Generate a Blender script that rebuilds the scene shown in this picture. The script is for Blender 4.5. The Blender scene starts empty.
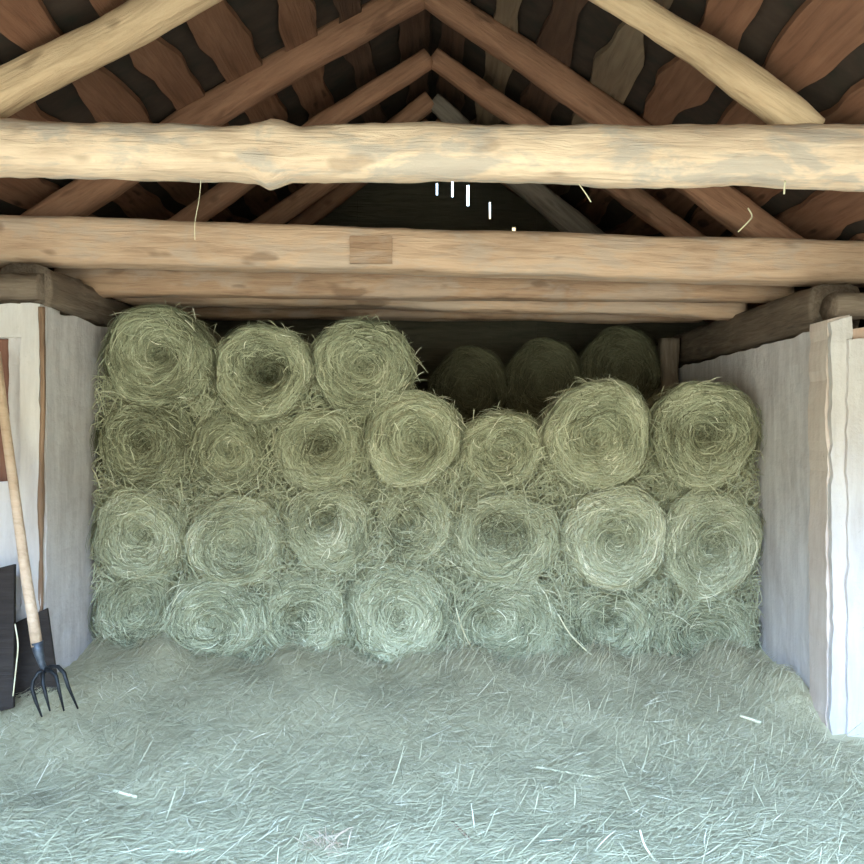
import bpy, math, random
import numpy as np
from mathutils import Vector, Matrix, noise

random.seed(7)
rng = np.random.default_rng(11)
C = bpy.context.scene.collection
F, CX, CY, HZ = 760.0, 432.0, 432.0, 1.6     # focal length (px), principal point, eye height (m)


def at(px, py, Y):
    return Vector(((px - CX) / F * Y, Y, HZ + (CY - py) / F * Y))


# ------------------------------------------------------------------ materials
def new_mat(name, rough=0.85):
    m = bpy.data.materials.new(name)
    m.use_nodes = True
    nt = m.node_tree
    b = nt.nodes['Principled BSDF']
    b.inputs['Roughness'].default_value = rough
    b.inputs['Specular IOR Level'].default_value = 0.25
    return m, nt, b


def ramp(nt, stops, fac):
    r = nt.nodes.new('ShaderNodeValToRGB')
    el = r.color_ramp.elements
    while len(el) < len(stops):
        el.new(0.5)
    for e, (p, c) in zip(el, stops):
        e.position = p
        e.color = (*c, 1)
    nt.links.new(fac, r.inputs['Fac'])
    return r.outputs['Color']


def tex_noise(nt, scale, detail=4, rough=0.6, vec_scale=(1, 1, 1), coord='Object', dist=0.0):
    tc = nt.nodes.new('ShaderNodeTexCoord')
    mp = nt.nodes.new('ShaderNodeMapping')
    mp.inputs['Scale'].default_value = vec_scale
    n = nt.nodes.new('ShaderNodeTexNoise')
    n.inputs['Scale'].default_value = scale
    n.inputs['Detail'].default_value = detail
    n.inputs['Roughness'].default_value = rough
    n.inputs['Distortion'].default_value = dist
    nt.links.new(tc.outputs[coord], mp.inputs['Vector'])
    nt.links.new(mp.outputs['Vector'], n.inputs['Vector'])
    return n.outputs['Fac']


def mixc(nt, a, b, fac, mode='MIX'):
    x = nt.nodes.new('ShaderNodeMix')
    x.data_type = 'RGBA'
    x.blend_type = mode
    for v, s in ((fac, x.inputs['Factor']), (a, x.inputs['A']), (b, x.inputs['B'])):
        if isinstance(v, (int, float)):
            s.default_value = v
        elif isinstance(v, tuple):
            s.default_value = (*v, 1)
        else:
            nt.links.new(v, s)
    return x.outputs['Result']


def bump(nt, b, h, strength=0.4, dist=0.02):
    n = nt.nodes.new('ShaderNodeBump')
    n.inputs['Strength'].default_value = strength
    n.inputs['Distance'].default_value = dist
    nt.links.new(h, n.inputs['Height'])
    nt.links.new(n.outputs['Normal'], b.inputs['Normal'])


def wood(name, dark, mid, light, knots=0.5, grain=9.0, grey=0.0):
    m, nt, b = new_mat(name, 0.8)
    g = tex_noise(nt, grain, 6, 0.65, (0.35, 4.0, 4.0), dist=0.6)
    c = ramp(nt, [(0.28, dark), (0.48, mid), (0.70, light)], g)
    blotch = tex_noise(nt, 2.2, 3, 0.6, (0.7, 1.6, 1.6))
    c = mixc(nt, c, ramp(nt, [(0.35, tuple(v * 0.55 for v in mid)), (0.6, light)], blotch), 0.35)
    if grey:
        gn = tex_noise(nt, 3.2, 4, 0.65, (0.9, 2.4, 2.4), dist=0.4)
        gf = ramp(nt, [(0.50, (0, 0, 0)), (0.62, (grey, grey, grey))], gn)
        c = mixc(nt, c, (0.44, 0.39, 0.37), gf)
    k = tex_noise(nt, 4.5, 2, 0.4, (0.8, 2.0, 2.0))
    kf = ramp(nt, [(0.66, (0, 0, 0)), (0.72, (1, 1, 1))], k)
    kk = nt.nodes.new('ShaderNodeMath'); kk.operation = 'MULTIPLY'
    nt.links.new(kf, kk.inputs[0]); kk.inputs[1].default_value = knots
    c = mixc(nt, c, tuple(v * 0.6 for v in dark), kk.outputs[0])
    nt.links.new(c, b.inputs['Base Color'])
    bump(nt, b, g, 0.6, 0.02)
    return m


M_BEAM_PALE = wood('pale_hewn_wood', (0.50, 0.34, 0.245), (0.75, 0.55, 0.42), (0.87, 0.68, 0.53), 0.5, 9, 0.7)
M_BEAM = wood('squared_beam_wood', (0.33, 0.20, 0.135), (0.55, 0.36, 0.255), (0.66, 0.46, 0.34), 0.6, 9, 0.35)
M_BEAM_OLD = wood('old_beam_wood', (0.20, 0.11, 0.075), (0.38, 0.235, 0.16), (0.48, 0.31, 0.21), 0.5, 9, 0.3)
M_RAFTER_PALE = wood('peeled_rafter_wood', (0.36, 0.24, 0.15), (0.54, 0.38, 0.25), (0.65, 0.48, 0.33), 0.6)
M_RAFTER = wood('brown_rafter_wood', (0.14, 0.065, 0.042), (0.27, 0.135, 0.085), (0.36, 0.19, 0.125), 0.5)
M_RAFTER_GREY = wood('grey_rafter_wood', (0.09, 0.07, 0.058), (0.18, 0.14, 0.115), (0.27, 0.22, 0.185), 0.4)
M_BOARD = wood('roof_board_wood', (0.08, 0.034, 0.021), (0.17, 0.079, 0.049), (0.24, 0.12, 0.075), 0.8, 6)
M_BOARD_GREY = wood('grey_roof_board_wood', (0.09, 0.06, 0.042), (0.17, 0.115, 0.08), (0.23, 0.165, 0.115), 0.6, 6)
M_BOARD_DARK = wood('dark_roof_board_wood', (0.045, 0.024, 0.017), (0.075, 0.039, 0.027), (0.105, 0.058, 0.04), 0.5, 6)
M_PLATE = wood('dusty_plate_wood', (0.07, 0.05, 0.04), (0.15, 0.11, 0.085), (0.26, 0.20, 0.16), 0.3)
M_GABLE = wood('dark_gable_wood', (0.06, 0.052, 0.038), (0.095, 0.084, 0.062), (0.13, 0.11, 0.08), 0.2)
M_DARKPANEL = wood('dark_stained_board', (0.022, 0.017, 0.016), (0.035, 0.027, 0.026), (0.05, 0.04, 0.036), 0.2)
M_RED = wood('reddish_old_wood', (0.14, 0.06, 0.045), (0.24, 0.11, 0.085), (0.32, 0.17, 0.13), 0.3)
M_STRIP = wood('brown_corner_wood', (0.16, 0.09, 0.06), (0.26, 0.16, 0.11), (0.34, 0.22, 0.15), 0.4)
M_HANDLE = wood('ash_handle_wood', (0.50, 0.33, 0.23), (0.68, 0.49, 0.36), (0.78, 0.60, 0.46), 0.1)

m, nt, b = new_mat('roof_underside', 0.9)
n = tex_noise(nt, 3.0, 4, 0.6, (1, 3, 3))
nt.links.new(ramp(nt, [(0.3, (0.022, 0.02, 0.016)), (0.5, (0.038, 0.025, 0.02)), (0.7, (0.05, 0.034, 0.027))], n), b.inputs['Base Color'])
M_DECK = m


def plaster(name, base, stain, streak):
    m, nt, b = new_mat(name, 0.95)
    n1 = tex_noise(nt, 2.2, 5, 0.65)
    n2 = tex_noise(nt, 5.0, 5, 0.7, (3.0, 3.0, 0.35))
    n3 = tex_noise(nt, 24, 4, 0.7)
    c = ramp(nt, [(0.30, stain), (0.55, base)], n1)
    c = mixc(nt, c, ramp(nt, [(0.36, streak), (0.60, base)], n2), 0.45)
    sp = ramp(nt, [(0.69, (0, 0, 0)), (0.74, (1, 1, 1))], n3)
    h = nt.nodes.new('ShaderNodeMath'); h.operation = 'MULTIPLY'
    nt.links.new(sp, h.inputs[0]); h.inputs[1].default_value = 0.5
    c = mixc(nt, c, tuple(v * 0.55 for v in stain), h.outputs[0])
    nt.links.new(c, b.inputs['Base Color'])
    bump(nt, b, n3, 0.5, 0.01)
    return m


M_WHITE = plaster('whitewash', (0.74, 0.70, 0.73), (0.58, 0.53, 0.55), (0.44, 0.40, 0.42))
M_WHITE_BRIGHT = plaster('fresh_whitewash', (0.70, 0.66, 0.67), (0.58, 0.53, 0.53), (0.50, 0.46, 0.47))
M_PINK = plaster('bare_plaster_edge', (0.74, 0.64, 0.60), (0.60, 0.48, 0.44), (0.54, 0.43, 0.39))
M_BRICK = plaster('bare_brick', (0.58, 0.42, 0.35), (0.46, 0.32, 0.26), (0.4, 0.27, 0.22))
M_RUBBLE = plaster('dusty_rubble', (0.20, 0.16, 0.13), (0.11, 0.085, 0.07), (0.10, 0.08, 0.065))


def hay(name, cols, rough=0.75):
    m, nt, b = new_mat(name, rough)
    a = nt.nodes.new('ShaderNodeAttribute')
    a.attribute_name = 'tint'
    n = tex_noise(nt, 3.5, 3, 0.6)
    ad = nt.nodes.new('ShaderNodeMath'); ad.operation = 'MULTIPLY_ADD'
    nt.links.new(n, ad.inputs[0]); ad.inputs[1].default_value = 0.3
    nt.links.new(a.outputs['Fac'], ad.inputs[2])
    su = nt.nodes.new('ShaderNodeMath'); su.operation = 'SUBTRACT'
    nt.links.new(ad.outputs[0], su.inputs[0]); su.inputs[1].default_value = 0.15
    nt.links.new(ramp(nt, [(0.0, cols[0]), (0.45, cols[1]), (0.8, cols[2]), (1.0, cols[3])], su.outputs[0]), b.inputs['Base Color'])
    return m


HAYC = [(0.10, 0.10, 0.06), (0.39, 0.40, 0.275), (0.62, 0.62, 0.46), (0.90, 0.87, 0.72)]
M_HAY = hay('bale_hay', HAYC)
M_HAY_SHADED = hay('painted_shade_hay', [(0.07, 0.064, 0.04), (0.15, 0.14, 0.088), (0.22, 0.20, 0.13), (0.3, 0.27, 0.18)])  # bale hay with the shade of the back bay put into its colour
M_HAYFLOOR = hay('strewn_hay', [(0.25, 0.225, 0.155), (0.52, 0.47, 0.325), (0.60, 0.55, 0.40), (0.86, 0.80, 0.66)])
m, nt, b = new_mat('pale_straw', 0.6)
nt.links.new(ramp(nt, [(0.3, (0.70, 0.62, 0.40)), (0.7, (0.88, 0.84, 0.66))], tex_noise(nt, 8)), b.inputs['Base Color'])
M_STRAW = m
m, nt, b = new_mat('earth_floor', 1.0)
nt.links.new(ramp(nt, [(0.3, (0.46, 0.30, 0.165)), (0.7, (0.60, 0.42, 0.25))], tex_noise(nt, 3)), b.inputs['Base Color'])
M_EARTH = m
m, nt, b = new_mat('yard_ground', 1.0)
nt.links.new(ramp(nt, [(0.3, (0.54, 0.37, 0.19)), (0.7, (0.66, 0.47, 0.26))], tex_noise(nt, 0.5)), b.inputs['Base Color'])
M_YARD = m
m, nt, b = new_mat('black_iron', 0.5)
b.inputs['Metallic'].default_value = 0.6
nt.links.new(ramp(nt, [(0.3, (0.018, 0.019, 0.022)), (0.7, (0.045, 0.047, 0.053))], tex_noise(nt, 30)), b.inputs['Base Color'])
M_IRON = m
m, nt, b = new_mat('worn_ferrule_steel', 0.45)
b.inputs['Metallic'].default_value = 0.6
nt.links.new(ramp(nt, [(0.3, (0.05, 0.06, 0.08)), (0.7, (0.16, 0.18, 0.22))], tex_noise(nt, 30)), b.inputs['Base Color'])
M_STEEL = m


# ------------------------------------------------------------------ object helpers
def mesh_obj(name, verts, faces, mat, parent=None, smooth=False, tint=None):
    me = bpy.data.meshes.new(name)
    me.from_pydata([tuple(v) for v in verts], [], faces)
    me.update()
    if smooth:
        me.polygons.foreach_set('use_smooth', [True] * len(me.polygons))
    if tint is not None:
        a = me.attributes.new('tint', 'FLOAT', 'POINT')
        a.data.foreach_set('value', np.asarray(tint, dtype=np.float32))
    me.materials.append(mat)
    o = bpy.data.objects.new(name, me)
    C.objects.link(o)
    if parent:
        o.parent = parent
    return o


def np_mesh(name, V, Q, mat, parent=None, tint=None):
    """quads only, numpy"""
    me = bpy.data.meshes.new(name)
    nV, nQ = len(V), len(Q)
    me.vertices.add(nV)
    me.vertices.foreach_set('co', V.astype(np.float32).ravel())
    me.loops.add(nQ * 4)
    me.loops.foreach_set('vertex_index', Q.astype(np.int32).ravel())
    me.polygons.add(nQ)
    me.polygons.foreach_set('loop_start', np.arange(0, nQ * 4, 4, dtype=np.int32))
    me.update(calc_edges=True)
    me.validate()
    if tint is not None:
        a = me.attributes.new('tint', 'FLOAT', 'POINT')
        a.data.foreach_set('value', tint.astype(np.float32))
    me.materials.append(mat)
    o = bpy.data.objects.new(name, me)
    C.objects.link(o)
    if parent:
        o.parent = parent
    return o


def thing(o, label, cat, group=None, kind=None):
    o['label'] = label
    o['category'] = cat
    if group:
        o['group'] = group
    if kind:
        o['kind'] = kind
    return o


def struct(o, label=None):
    o['kind'] = 'structure'
    return o


def empty(name, loc):
    o = bpy.data.objects.new(name, None)
    o.empty_display_size = 0.1
    o.location = loc
    C.objects.link(o)
    return o


class MB:
    def __init__(s):
        s.v, s.f = [], []

    def box(s, lo, hi):
        i = len(s.v)
        x0, y0, z0 = lo; x1, y1, z1 = hi
        s.v += [(x0, y0, z0), (x1, y0, z0), (x1, y1, z0), (x0, y1, z0), (x0, y0, z1), (x1, y0, z1), (x1, y1, z1), (x0, y1, z1)]
        s.f += [tuple(i + k for k in q) for q in ((0, 3, 2, 1), (4, 5, 6, 7), (0, 1, 5, 4), (1, 2, 6, 5), (2, 3, 7, 6), (3, 0, 4, 7))]
        return s

    def hexa(s, p):
        """8 corner points, bottom ring then top ring"""
        i = len(s.v)
        s.v += [tuple(q) for q in p]
        s.f += [tuple(i + k for k in q) for q in ((0, 3, 2, 1), (4, 5, 6, 7), (0, 1, 5, 4), (1, 2, 6, 5), (2, 3, 7, 6), (3, 0, 4, 7))]
        return s

    def tube(s, pts, rad, n=10):
        i0 = len(s.v)
        pts = [Vector(p) for p in pts]
        if not isinstance(rad, (list, tuple)):
            rad = [rad] * len(pts)
        for k, p in enumerate(pts):
            d = (pts[min(k + 1, len(pts) - 1)] - pts[max(k - 1, 0)]).normalized()
            a = d.cross(Vector((0, 1, 0.13))).normalized()
            c = d.cross(a)
            for j in range(n):
                t = 2 * math.pi * j / n
                s.v.append(tuple(p + (a * math.cos(t) + c * math.sin(t)) * rad[k]))
        for k in range(len(pts) - 1):
            for j in range(n):
                q = i0 + k * n
                s.f.append((q + j, q + (j + 1) % n, q + n + (j + 1) % n, q + n + j))
        s.f.append(tuple(i0 + j for j in reversed(range(n))))
        s.f.append(tuple(i0 + (len(pts) - 1) * n + j for j in range(n)))
        return s

    def build(s, name, mat, parent=None, smooth=False):
        return mesh_obj(name, s.v, s.f, mat, parent, smooth)


def timber(name, stations, mat, parent=None, square=3.0, n_st=70, sides=20, rough=0.008, seed=0, wob=0.01):
    """a hewn log or beam: stations = [(centre, half depth, half height)], local x runs along it"""
    P = [Vector(s[0]) for s in stations]
    d = (P[-1] - P[0]).normalized()
    side = Vector((0, 1, 0)) if abs(d.y) < 0.8 else Vector((1, 0, 0))
    side = (side - d * side.dot(d)).normalized()
    up = d.cross(side)
    if up.z < 0:
        up = -up
        side = -side
    L = (P[-1] - P[0]).length
    ts = [(p - P[0]).dot(d) for p in P]
    ss = [(p - P[0]).dot(side) for p in P]
    us = [(p - P[0]).dot(up) for p in P]
    hw = [s[1] for s in stations]
    hh = [s[2] for s in stations]
    tt = np.linspace(0, L, n_st)
    I = lambda a: np.interp(tt, ts, a)
    S, U, HW, HH = I(ss), I(us), I(hw), I(hh)
    V, Fc = [], []
    for k, t in enumerate(tt):
        wx = noise.noise((t * 1.3, seed * 3.1, 0.0)) * wob
        wz = noise.noise((t * 1.3, seed * 3.1, 9.0)) * wob
        for j in range(sides):
            a = 2 * math.pi * (j + 0.5) / sides
            ca, sa = math.cos(a), math.sin(a)
            r = (abs(ca) ** square + abs(sa) ** square) ** (-1 / square)
            nz = noise.noise((t * 4, ca * 1.6 + seed, sa * 1.6)) * rough + noise.noise((t * 14, ca * 5 + seed, sa * 5)) * rough * 0.5
            V.append((t, S[k] + wx + ca * (r * HW[k] + nz), U[k] + wz + sa * (r * HH[k] + nz)))
    for k in range(n_st - 1):
        for j in range(sides):
            q = k * sides
            Fc.append((q + j, q + (j + 1) % sides, q + sides + (j + 1) % sides, q + sides + j))
    Fc.append(tuple(reversed(range(sides))))
    Fc.append(tuple((n_st - 1) * sides + j for j in range(sides)))
    # keep normals outward whatever the handedness of (d, side, up)
    if d.cross(side).dot(up) < 0:
        Fc = [tuple(reversed(f)) for f in Fc]
    o = mesh_obj(name, V, Fc, mat, parent, True)
    mw = Matrix((( d.x, side.x, up.x, P[0].x), (d.y, side.y, up.y, P[0].y), (d.z, side.z, up.z, P[0].z), (0, 0, 0, 1)))
    o.matrix_world = mw
    return o


def ribbons(P, U, W):
    """P (N,S,3) centre lines, U (N,S,3) width directions, W (N,) widths -> verts, quads"""
    N, S, _ = P.shape
    tap = np.ones(S); tap[0] = 0.5; tap[-1] = 0.35
    H = U * (W[:, None, None] * 0.5 * tap[None, :, None])
    V = np.stack([P - H, P + H], axis=2).reshape(-1, 3)
    base = (np.arange(N) * S * 2)[:, None] + (np.arange(S - 1) * 2)[None, :]
    Q = np.stack([base, base + 1, base + 3, base + 2], axis=-1).reshape(-1, 4)
    return V, Q


# ------------------------------------------------------------------ hay height on the floor
def sstep(a, b, x):
    t = np.clip((x - a) / (b - a), 0, 1)
    return t * t * (3 - 2 * t)


def hay_h(x, y):
    x = np.asarray(x, float); y = np.asarray(y, float)
    h = 0.015 + 0.26 * sstep(3.2, 4.6, y) + 0.01 * sstep(4.3, 4.62, y)
    h = h + 0.08 * np.exp(-((x + 2.0) / 0.5) ** 2) * sstep(3.2, 4.1, y)
    h = h + 0.13 * np.exp(-((x - 1.9) / 0.15) ** 2 - ((y - 4.05) / 0.2) ** 2)
    h = h + 0.012 * np.sin(x * 5.1 + 1.3 * y) * np.sin(y * 6.3 - x) + 0.008 * np.sin(x * 13 + 2) * np.cos(y * 11 + x * 3)
    h = h + sstep(4.1, 4.5, y) * (0.035 * np.sin(x * 7.3 + 0.6) + 0.025 * np.sin(x * 17 + y * 5))
    return h


# ------------------------------------------------------------------ the setting
XL, XR = -2.06, 1.99
struct(MB().box((-3.1, 1.0, -0.12), (3.1, 7.1, -0.02)).build('floor', M_EARTH))
struct(MB().box((-40, -40, -0.2), (40, 1.0, -0.02)).build('ground', M_YARD))


def plaster_wall(name, lo, hi, mat, axis, seed, top_rough=0.02, amp=0.008, edge=0.010):
    """a slab with rough faces and a rough top; axis = index of its thin direction"""
    a, c = [k for k in (0, 1, 2) if k != axis]
    na = max(2, int((hi[a] - lo[a]) / 0.05)); nc = max(2, int((hi[c] - lo[c]) / 0.05))
    V, Fc = [], []
    for s in (0, 1):
        for i in range(na + 1):
            for j in range(nc + 1):
                p = [0, 0, 0]
                p[a] = lo[a] + (hi[a] - lo[a]) * i / na
                p[c] = lo[c] + (hi[c] - lo[c]) * j / nc
                p[axis] = (lo, hi)[s][axis]
                nz = noise.noise((p[a] * 3 + seed, p[c] * 3, s * 5.0)) * amp + noise.noise((p[a] * 11 + seed, p[c] * 11, s * 5.0)) * amp * 0.6
                p[axis] += nz
                if j == nc:
                    p[c] += noise.noise((p[a] * 7, seed, 3.3)) * top_rough
                if i in (0, na):
                    p[a] += (noise.noise((p[c] * 8, seed, 1.7)) + noise.noise((p[c] * 27, seed, 4.7)) * 0.7) * edge
                V.append(tuple(p))
    n1 = (na + 1) * (nc + 1)
    idx = lambda s, i, j: s * n1 + i * (nc + 1) + j
    for i in range(na):
        for j in range(nc):
            Fc.append((idx(0, i, j), idx(0, i + 1, j), idx(0, i + 1, j + 1), idx(0, i, j + 1)))
            Fc.append((idx(1, i, j), idx(1, i, j + 1), idx(1, i + 1, j + 1), idx(1, i + 1, j)))
    for i in range(na):
        Fc.append((idx(0, i, 0), idx(1, i, 0), idx(1, i + 1, 0), idx(0, i + 1, 0)))
        Fc.append((idx(0, i, nc), idx(0, i + 1, nc), idx(1, i + 1, nc), idx(1, i, nc)))
    for j in range(nc):
        Fc.append((idx(0, 0, j), idx(0, 0, j + 1), idx(1, 0, j + 1), idx(1, 0, j)))
        Fc.append((idx(0, na, j), idx(1, na, j), idx(1, na, j + 1), idx(0, na, j + 1)))
    me = mesh_obj(name, V, Fc, mat)
    import bmesh
    bm = bmesh.new(); bm.from_mesh(me.data)
    bmesh.ops.recalc_face_normals(bm, faces=bm.faces)
    bm.to_mesh(me.data); bm.free()
    return me


ZT = 2.15
struct(plaster_wall('wall_left', (XL - 0.2, 4.06, -0.02), (XL, 6.7, 2.26), M_WHITE, 0, 1))
struct(plaster_wall('wall_right', (XR, 3.97, -0.02), (XR + 0.2, 6.7, 2.12), M_WHITE, 0, 2))
# left partition end: front faces with a recess (opening) near its edge
NX = -2.175          # right edge of the recess
YF = 4.03
struct(plaster_wall('wall_left_front', (NX, YF - 0.02, -0.02), (XL - 0.012, YF + 0.2, 2.28), M_WHITE_BRIGHT, 1, 3))
struct(plaster_wall('wall_left_front_sill', (-3.0, YF, -0.02), (NX, YF + 0.2, 1.33), M_WHITE_BRIGHT, 1, 4))
struct(plaster_wall('wall_left_front_head', (-3.0, YF - 0.01, 2.10), (NX, YF + 0.2, 2.28), M_WHITE_BRIGHT, 1, 5))
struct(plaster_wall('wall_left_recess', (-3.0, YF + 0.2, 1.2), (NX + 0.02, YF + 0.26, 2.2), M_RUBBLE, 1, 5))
# right partition end: bare plaster reveal, white front with a bulging second coat
struct(plaster_wall('wall_right_front', (XR - 0.022, 3.79, -0.02), (XR + 0.09, 3.965, 2.165), M_PINK, 1, 6, 0.03))
struct(plaster_wall('wall_right_front_coat', (XR - 0.012, 3.755, -0.02), (XR + 0.09, 3.785, 2.14), M_WHITE_BRIGHT, 1, 7, 0.05, 0.008, 0.014))
struct(plaster_wall('wall_right_front_panel', (XR + 0.055, 3.735, -0.02), (3.0, 3.753, 2.06), M_WHITE_BRIGHT, 1, 8, 0.02, 0.008, 0.012))
struct(plaster_wall('wall_right_front_core', (XR + 0.092, 3.755, -0.02), (3.0, 3.95, 2.12), M_BRICK, 1, 9, 0.03))
# outer long walls and the wall over the doorway behind the viewer
struct(MB().box((-3.2, 1.0, -0.1), (-3.0, 7.0, 2.6)).build('wall_left_outer', M_RUBBLE))
struct(MB().box((3.0, 1.0, -0.1), (3.2, 7.0, 2.35)).build('wall_right_outer', M_RUBBLE))

SL, SR, AP = 0.53, 0.665, 4.23


def roof_z(x):
    return AP - (SL * -x if x < 0 else SR * x)


# gable over the doorway (front) and the boarded gable at the back with gaps that let daylight in
mb = MB()
for i in range(24):
    x0 = -3.0 + i * 0.25; x1 = x0 + 0.25
    mb.hexa([(x0, 1.0, 2.60), (x1, 1.0, 2.60), (x1, 1.1, 2.60), (x0, 1.1, 2.60), (x0, 1.0, max(2.61, roof_z(x0))), (x1, 1.0, max(2.61, roof_z(x1))), (x1, 1.1, max(2.61, roof_z(x1))), (x0, 1.1, max(2.61, roof_z(x0)))])
struct(mb.build('wall_front', M_GABLE))
YB = 6.9
slits = []
for px, y0, y1, w in ((437, 182, 195, 2.2), (452.5, 178, 197, 2.6), (468, 184, 206, 3.6), (490, 201, 219, 2.6), (514, 226.5, 234.5, 5)):
    a = at(px - w * 0.38, y1, YB); c = at(px + w * 0.38, y0, YB)
    slits.append((a.x, c.x, a.z, c.z))
slits.sort()
edges = [-3.0]
x = -3.0
mb = MB()


def gable_box(mb, x0, x1, z0, z1, dy=0.0):
    t0 = roof_z(x0) + 0.07 if z1 is None else z1
    t1 = roof_z(x1) + 0.07 if z1 is None else z1
    mb.hexa([(x0, YB + dy, z0), (x1, YB + dy, z0), (x1, YB + 0.04, z0), (x0, YB + 0.04, z0), (x0, YB + dy, t0), (x1, YB + dy, t1), (x1, YB + 0.04, t1), (x0, YB + 0.04, t0)])


cuts = [-3.0]
for s in slits:
    cuts += [s[0], s[1]]
cuts += [3.0]
for k in range(len(cuts) - 1):
    x0, x1 = cuts[k], cuts[k + 1]
    if k % 2 == 1:
        s = slits[k // 2]
        gable_box(mb, x0, x1, -0.1, s[2])
        gable_box(mb, x0, x1, s[3], None)
    else:
        n = max(1, int(round((x1 - x0) / 0.18)))
        for i in range(n):
            xa = x0 + (x1 - x0) * i / n; xb = x0 + (x1 - x0) * (i + 1) / n
            if xa < 0 < xb:
                gable_box(mb, xa, 0, -0.1, None); gable_box(mb, 0, xb, -0.1, None)
            else:
                gable_box(mb, xa, xb, -0.1, None, random.uniform(-0.012, 0.0))
struct(mb.build('wall_back', M_GABLE))
# the roof skin
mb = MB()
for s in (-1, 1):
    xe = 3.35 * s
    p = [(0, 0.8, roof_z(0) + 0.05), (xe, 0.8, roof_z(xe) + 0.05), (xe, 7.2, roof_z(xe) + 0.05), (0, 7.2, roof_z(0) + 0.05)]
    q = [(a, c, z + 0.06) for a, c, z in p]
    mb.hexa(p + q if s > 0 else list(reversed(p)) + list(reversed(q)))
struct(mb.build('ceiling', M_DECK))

# ------------------------------------------------------------------ roof boards (waney slabs running along the ridge)
ORD = ['first', 'second', 'third', 'fourth', 'fifth', 'sixth', 'seventh', 'eighth', 'ninth', 'tenth']


def roof_board(side, c, w, mat, seed, y0=1.12, y1=6.85):
    """c: distance from the ridge measured down the slope"""
    sl = SL if side < 0 else SR
    ca = 1 / math.sqrt(1 + sl * sl)
    n = 90
    V, Fc = [], []
    for k in range(n):
        y = y0 + (y1 - y0) * k / (n - 1)
        for e in (-1, 1):
            wv = noise.noise((y * 1.5, seed * 7.7, e * 3.0)) * 0.085 + noise.noise((y * 4.2, seed * 7.7, e * 3.0)) * 0.045
            d = c + e * (w / 2 + wv)
            for t in (0.004, 0.034):
                X = side * d * ca; Z = AP - d * ca * sl
                V.append((y, X - side * -1 * sl * ca * t * 0 , Z + t))
    # local frame: x along the board
    V = [(v[0], v[1], v[2]) for v in V]
    for k in range(n - 1):
        q = k * 4
        Fc += [(q, q + 2, q + 6, q + 4), (q + 1, q + 5, q + 7, q + 3), (q, q + 4, q + 5, q + 1), (q + 2, q + 3, q + 7, q + 6)]
    Fc += [(0, 1, 3, 2), ((n - 1) * 4, (n - 1) * 4 + 2, (n - 1) * 4 + 3, (n - 1) * 4 + 1)]
    cx = side * c * ca; cz = AP - c * ca * sl
    V = [(a, -(X - cx), Z - cz) for a, X, Z in V]
    o = mesh_obj('roof_board', V, Fc, mat)
    o.matrix_world = Matrix.Translation((cx, 0, cz)) @ Matrix(((0, -1, 0, 0), (1, 0, 0, 0), (0, 0, 1, 0), (0, 0, 0, 1)))
    import bmesh
    bm = bmesh.new(); bm.from_mesh(o.data)
    bmesh.ops.recalc_face_normals(bm, faces=bm.faces)
    bm.to_mesh(o.data); bm.free()
    return o


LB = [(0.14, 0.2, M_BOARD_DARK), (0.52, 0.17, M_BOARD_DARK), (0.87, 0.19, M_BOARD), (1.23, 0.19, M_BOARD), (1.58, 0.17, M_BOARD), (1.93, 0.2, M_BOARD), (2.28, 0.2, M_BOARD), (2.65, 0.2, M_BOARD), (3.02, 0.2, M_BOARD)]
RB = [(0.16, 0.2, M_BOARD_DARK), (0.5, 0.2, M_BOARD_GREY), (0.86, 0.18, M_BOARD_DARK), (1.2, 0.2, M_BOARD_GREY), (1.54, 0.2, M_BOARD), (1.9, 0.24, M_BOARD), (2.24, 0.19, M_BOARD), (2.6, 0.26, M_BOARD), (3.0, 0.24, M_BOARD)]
TONE = {M_BOARD: 'brown', M_BOARD_DARK: 'dark brown', M_BOARD_GREY: 'greyish brown'}
for side, rows in ((-1, LB), (1, RB)):
    for i, (c, w, mt) in enumerate(rows):
        o = roof_board(side, c, w, mt, i + (20 if side > 0 else 3))
        thing(o, '%s waney roof board on the %s slope, %s down from the ridge' % (TONE[mt], 'left' if side < 0 else 'right', ORD[i]), 'board', 'waney boards under the roof')

# ------------------------------------------------------------------ tie beams
Y1 = 3.32
top = [(-60, 120), (0, 122), (140, 127), (245, 129), (264, 125), (272, 121), (284, 123), (302, 129), (430, 125), (560, 128), (700, 127), (864, 127), (930, 127)]
bot = [(-60, 173), (0, 175), (140, 178), (230, 180), (254, 183), (268, 190), (278, 187), (292, 181), (430, 180), (560, 183), (660, 187), (750, 185), (864, 190), (930, 191)]
xs = sorted(set([p[0] for p in top] + [p[0] for p in bot]))
st = []
for px in xs:
    yt = np.interp(px, [p[0] for p in top], [p[1] for p in top]); yb = np.interp(px, [p[0] for p in bot], [p[1] for p in bot])
    st.append((at(px, (yt + yb) / 2, Y1), 0.115, (yb - yt) / 2 / F * (Y1 - 0.08)))
o = timber('tie_beam', st, M_BEAM_PALE, square=2.6, n_st=260, sides=32, rough=0.011, seed=1, wob=0.0)
thing(o, 'thick pale hewn tie beam with a knotty swelling, nearest the doorway', 'beam', 'tie beams')

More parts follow.
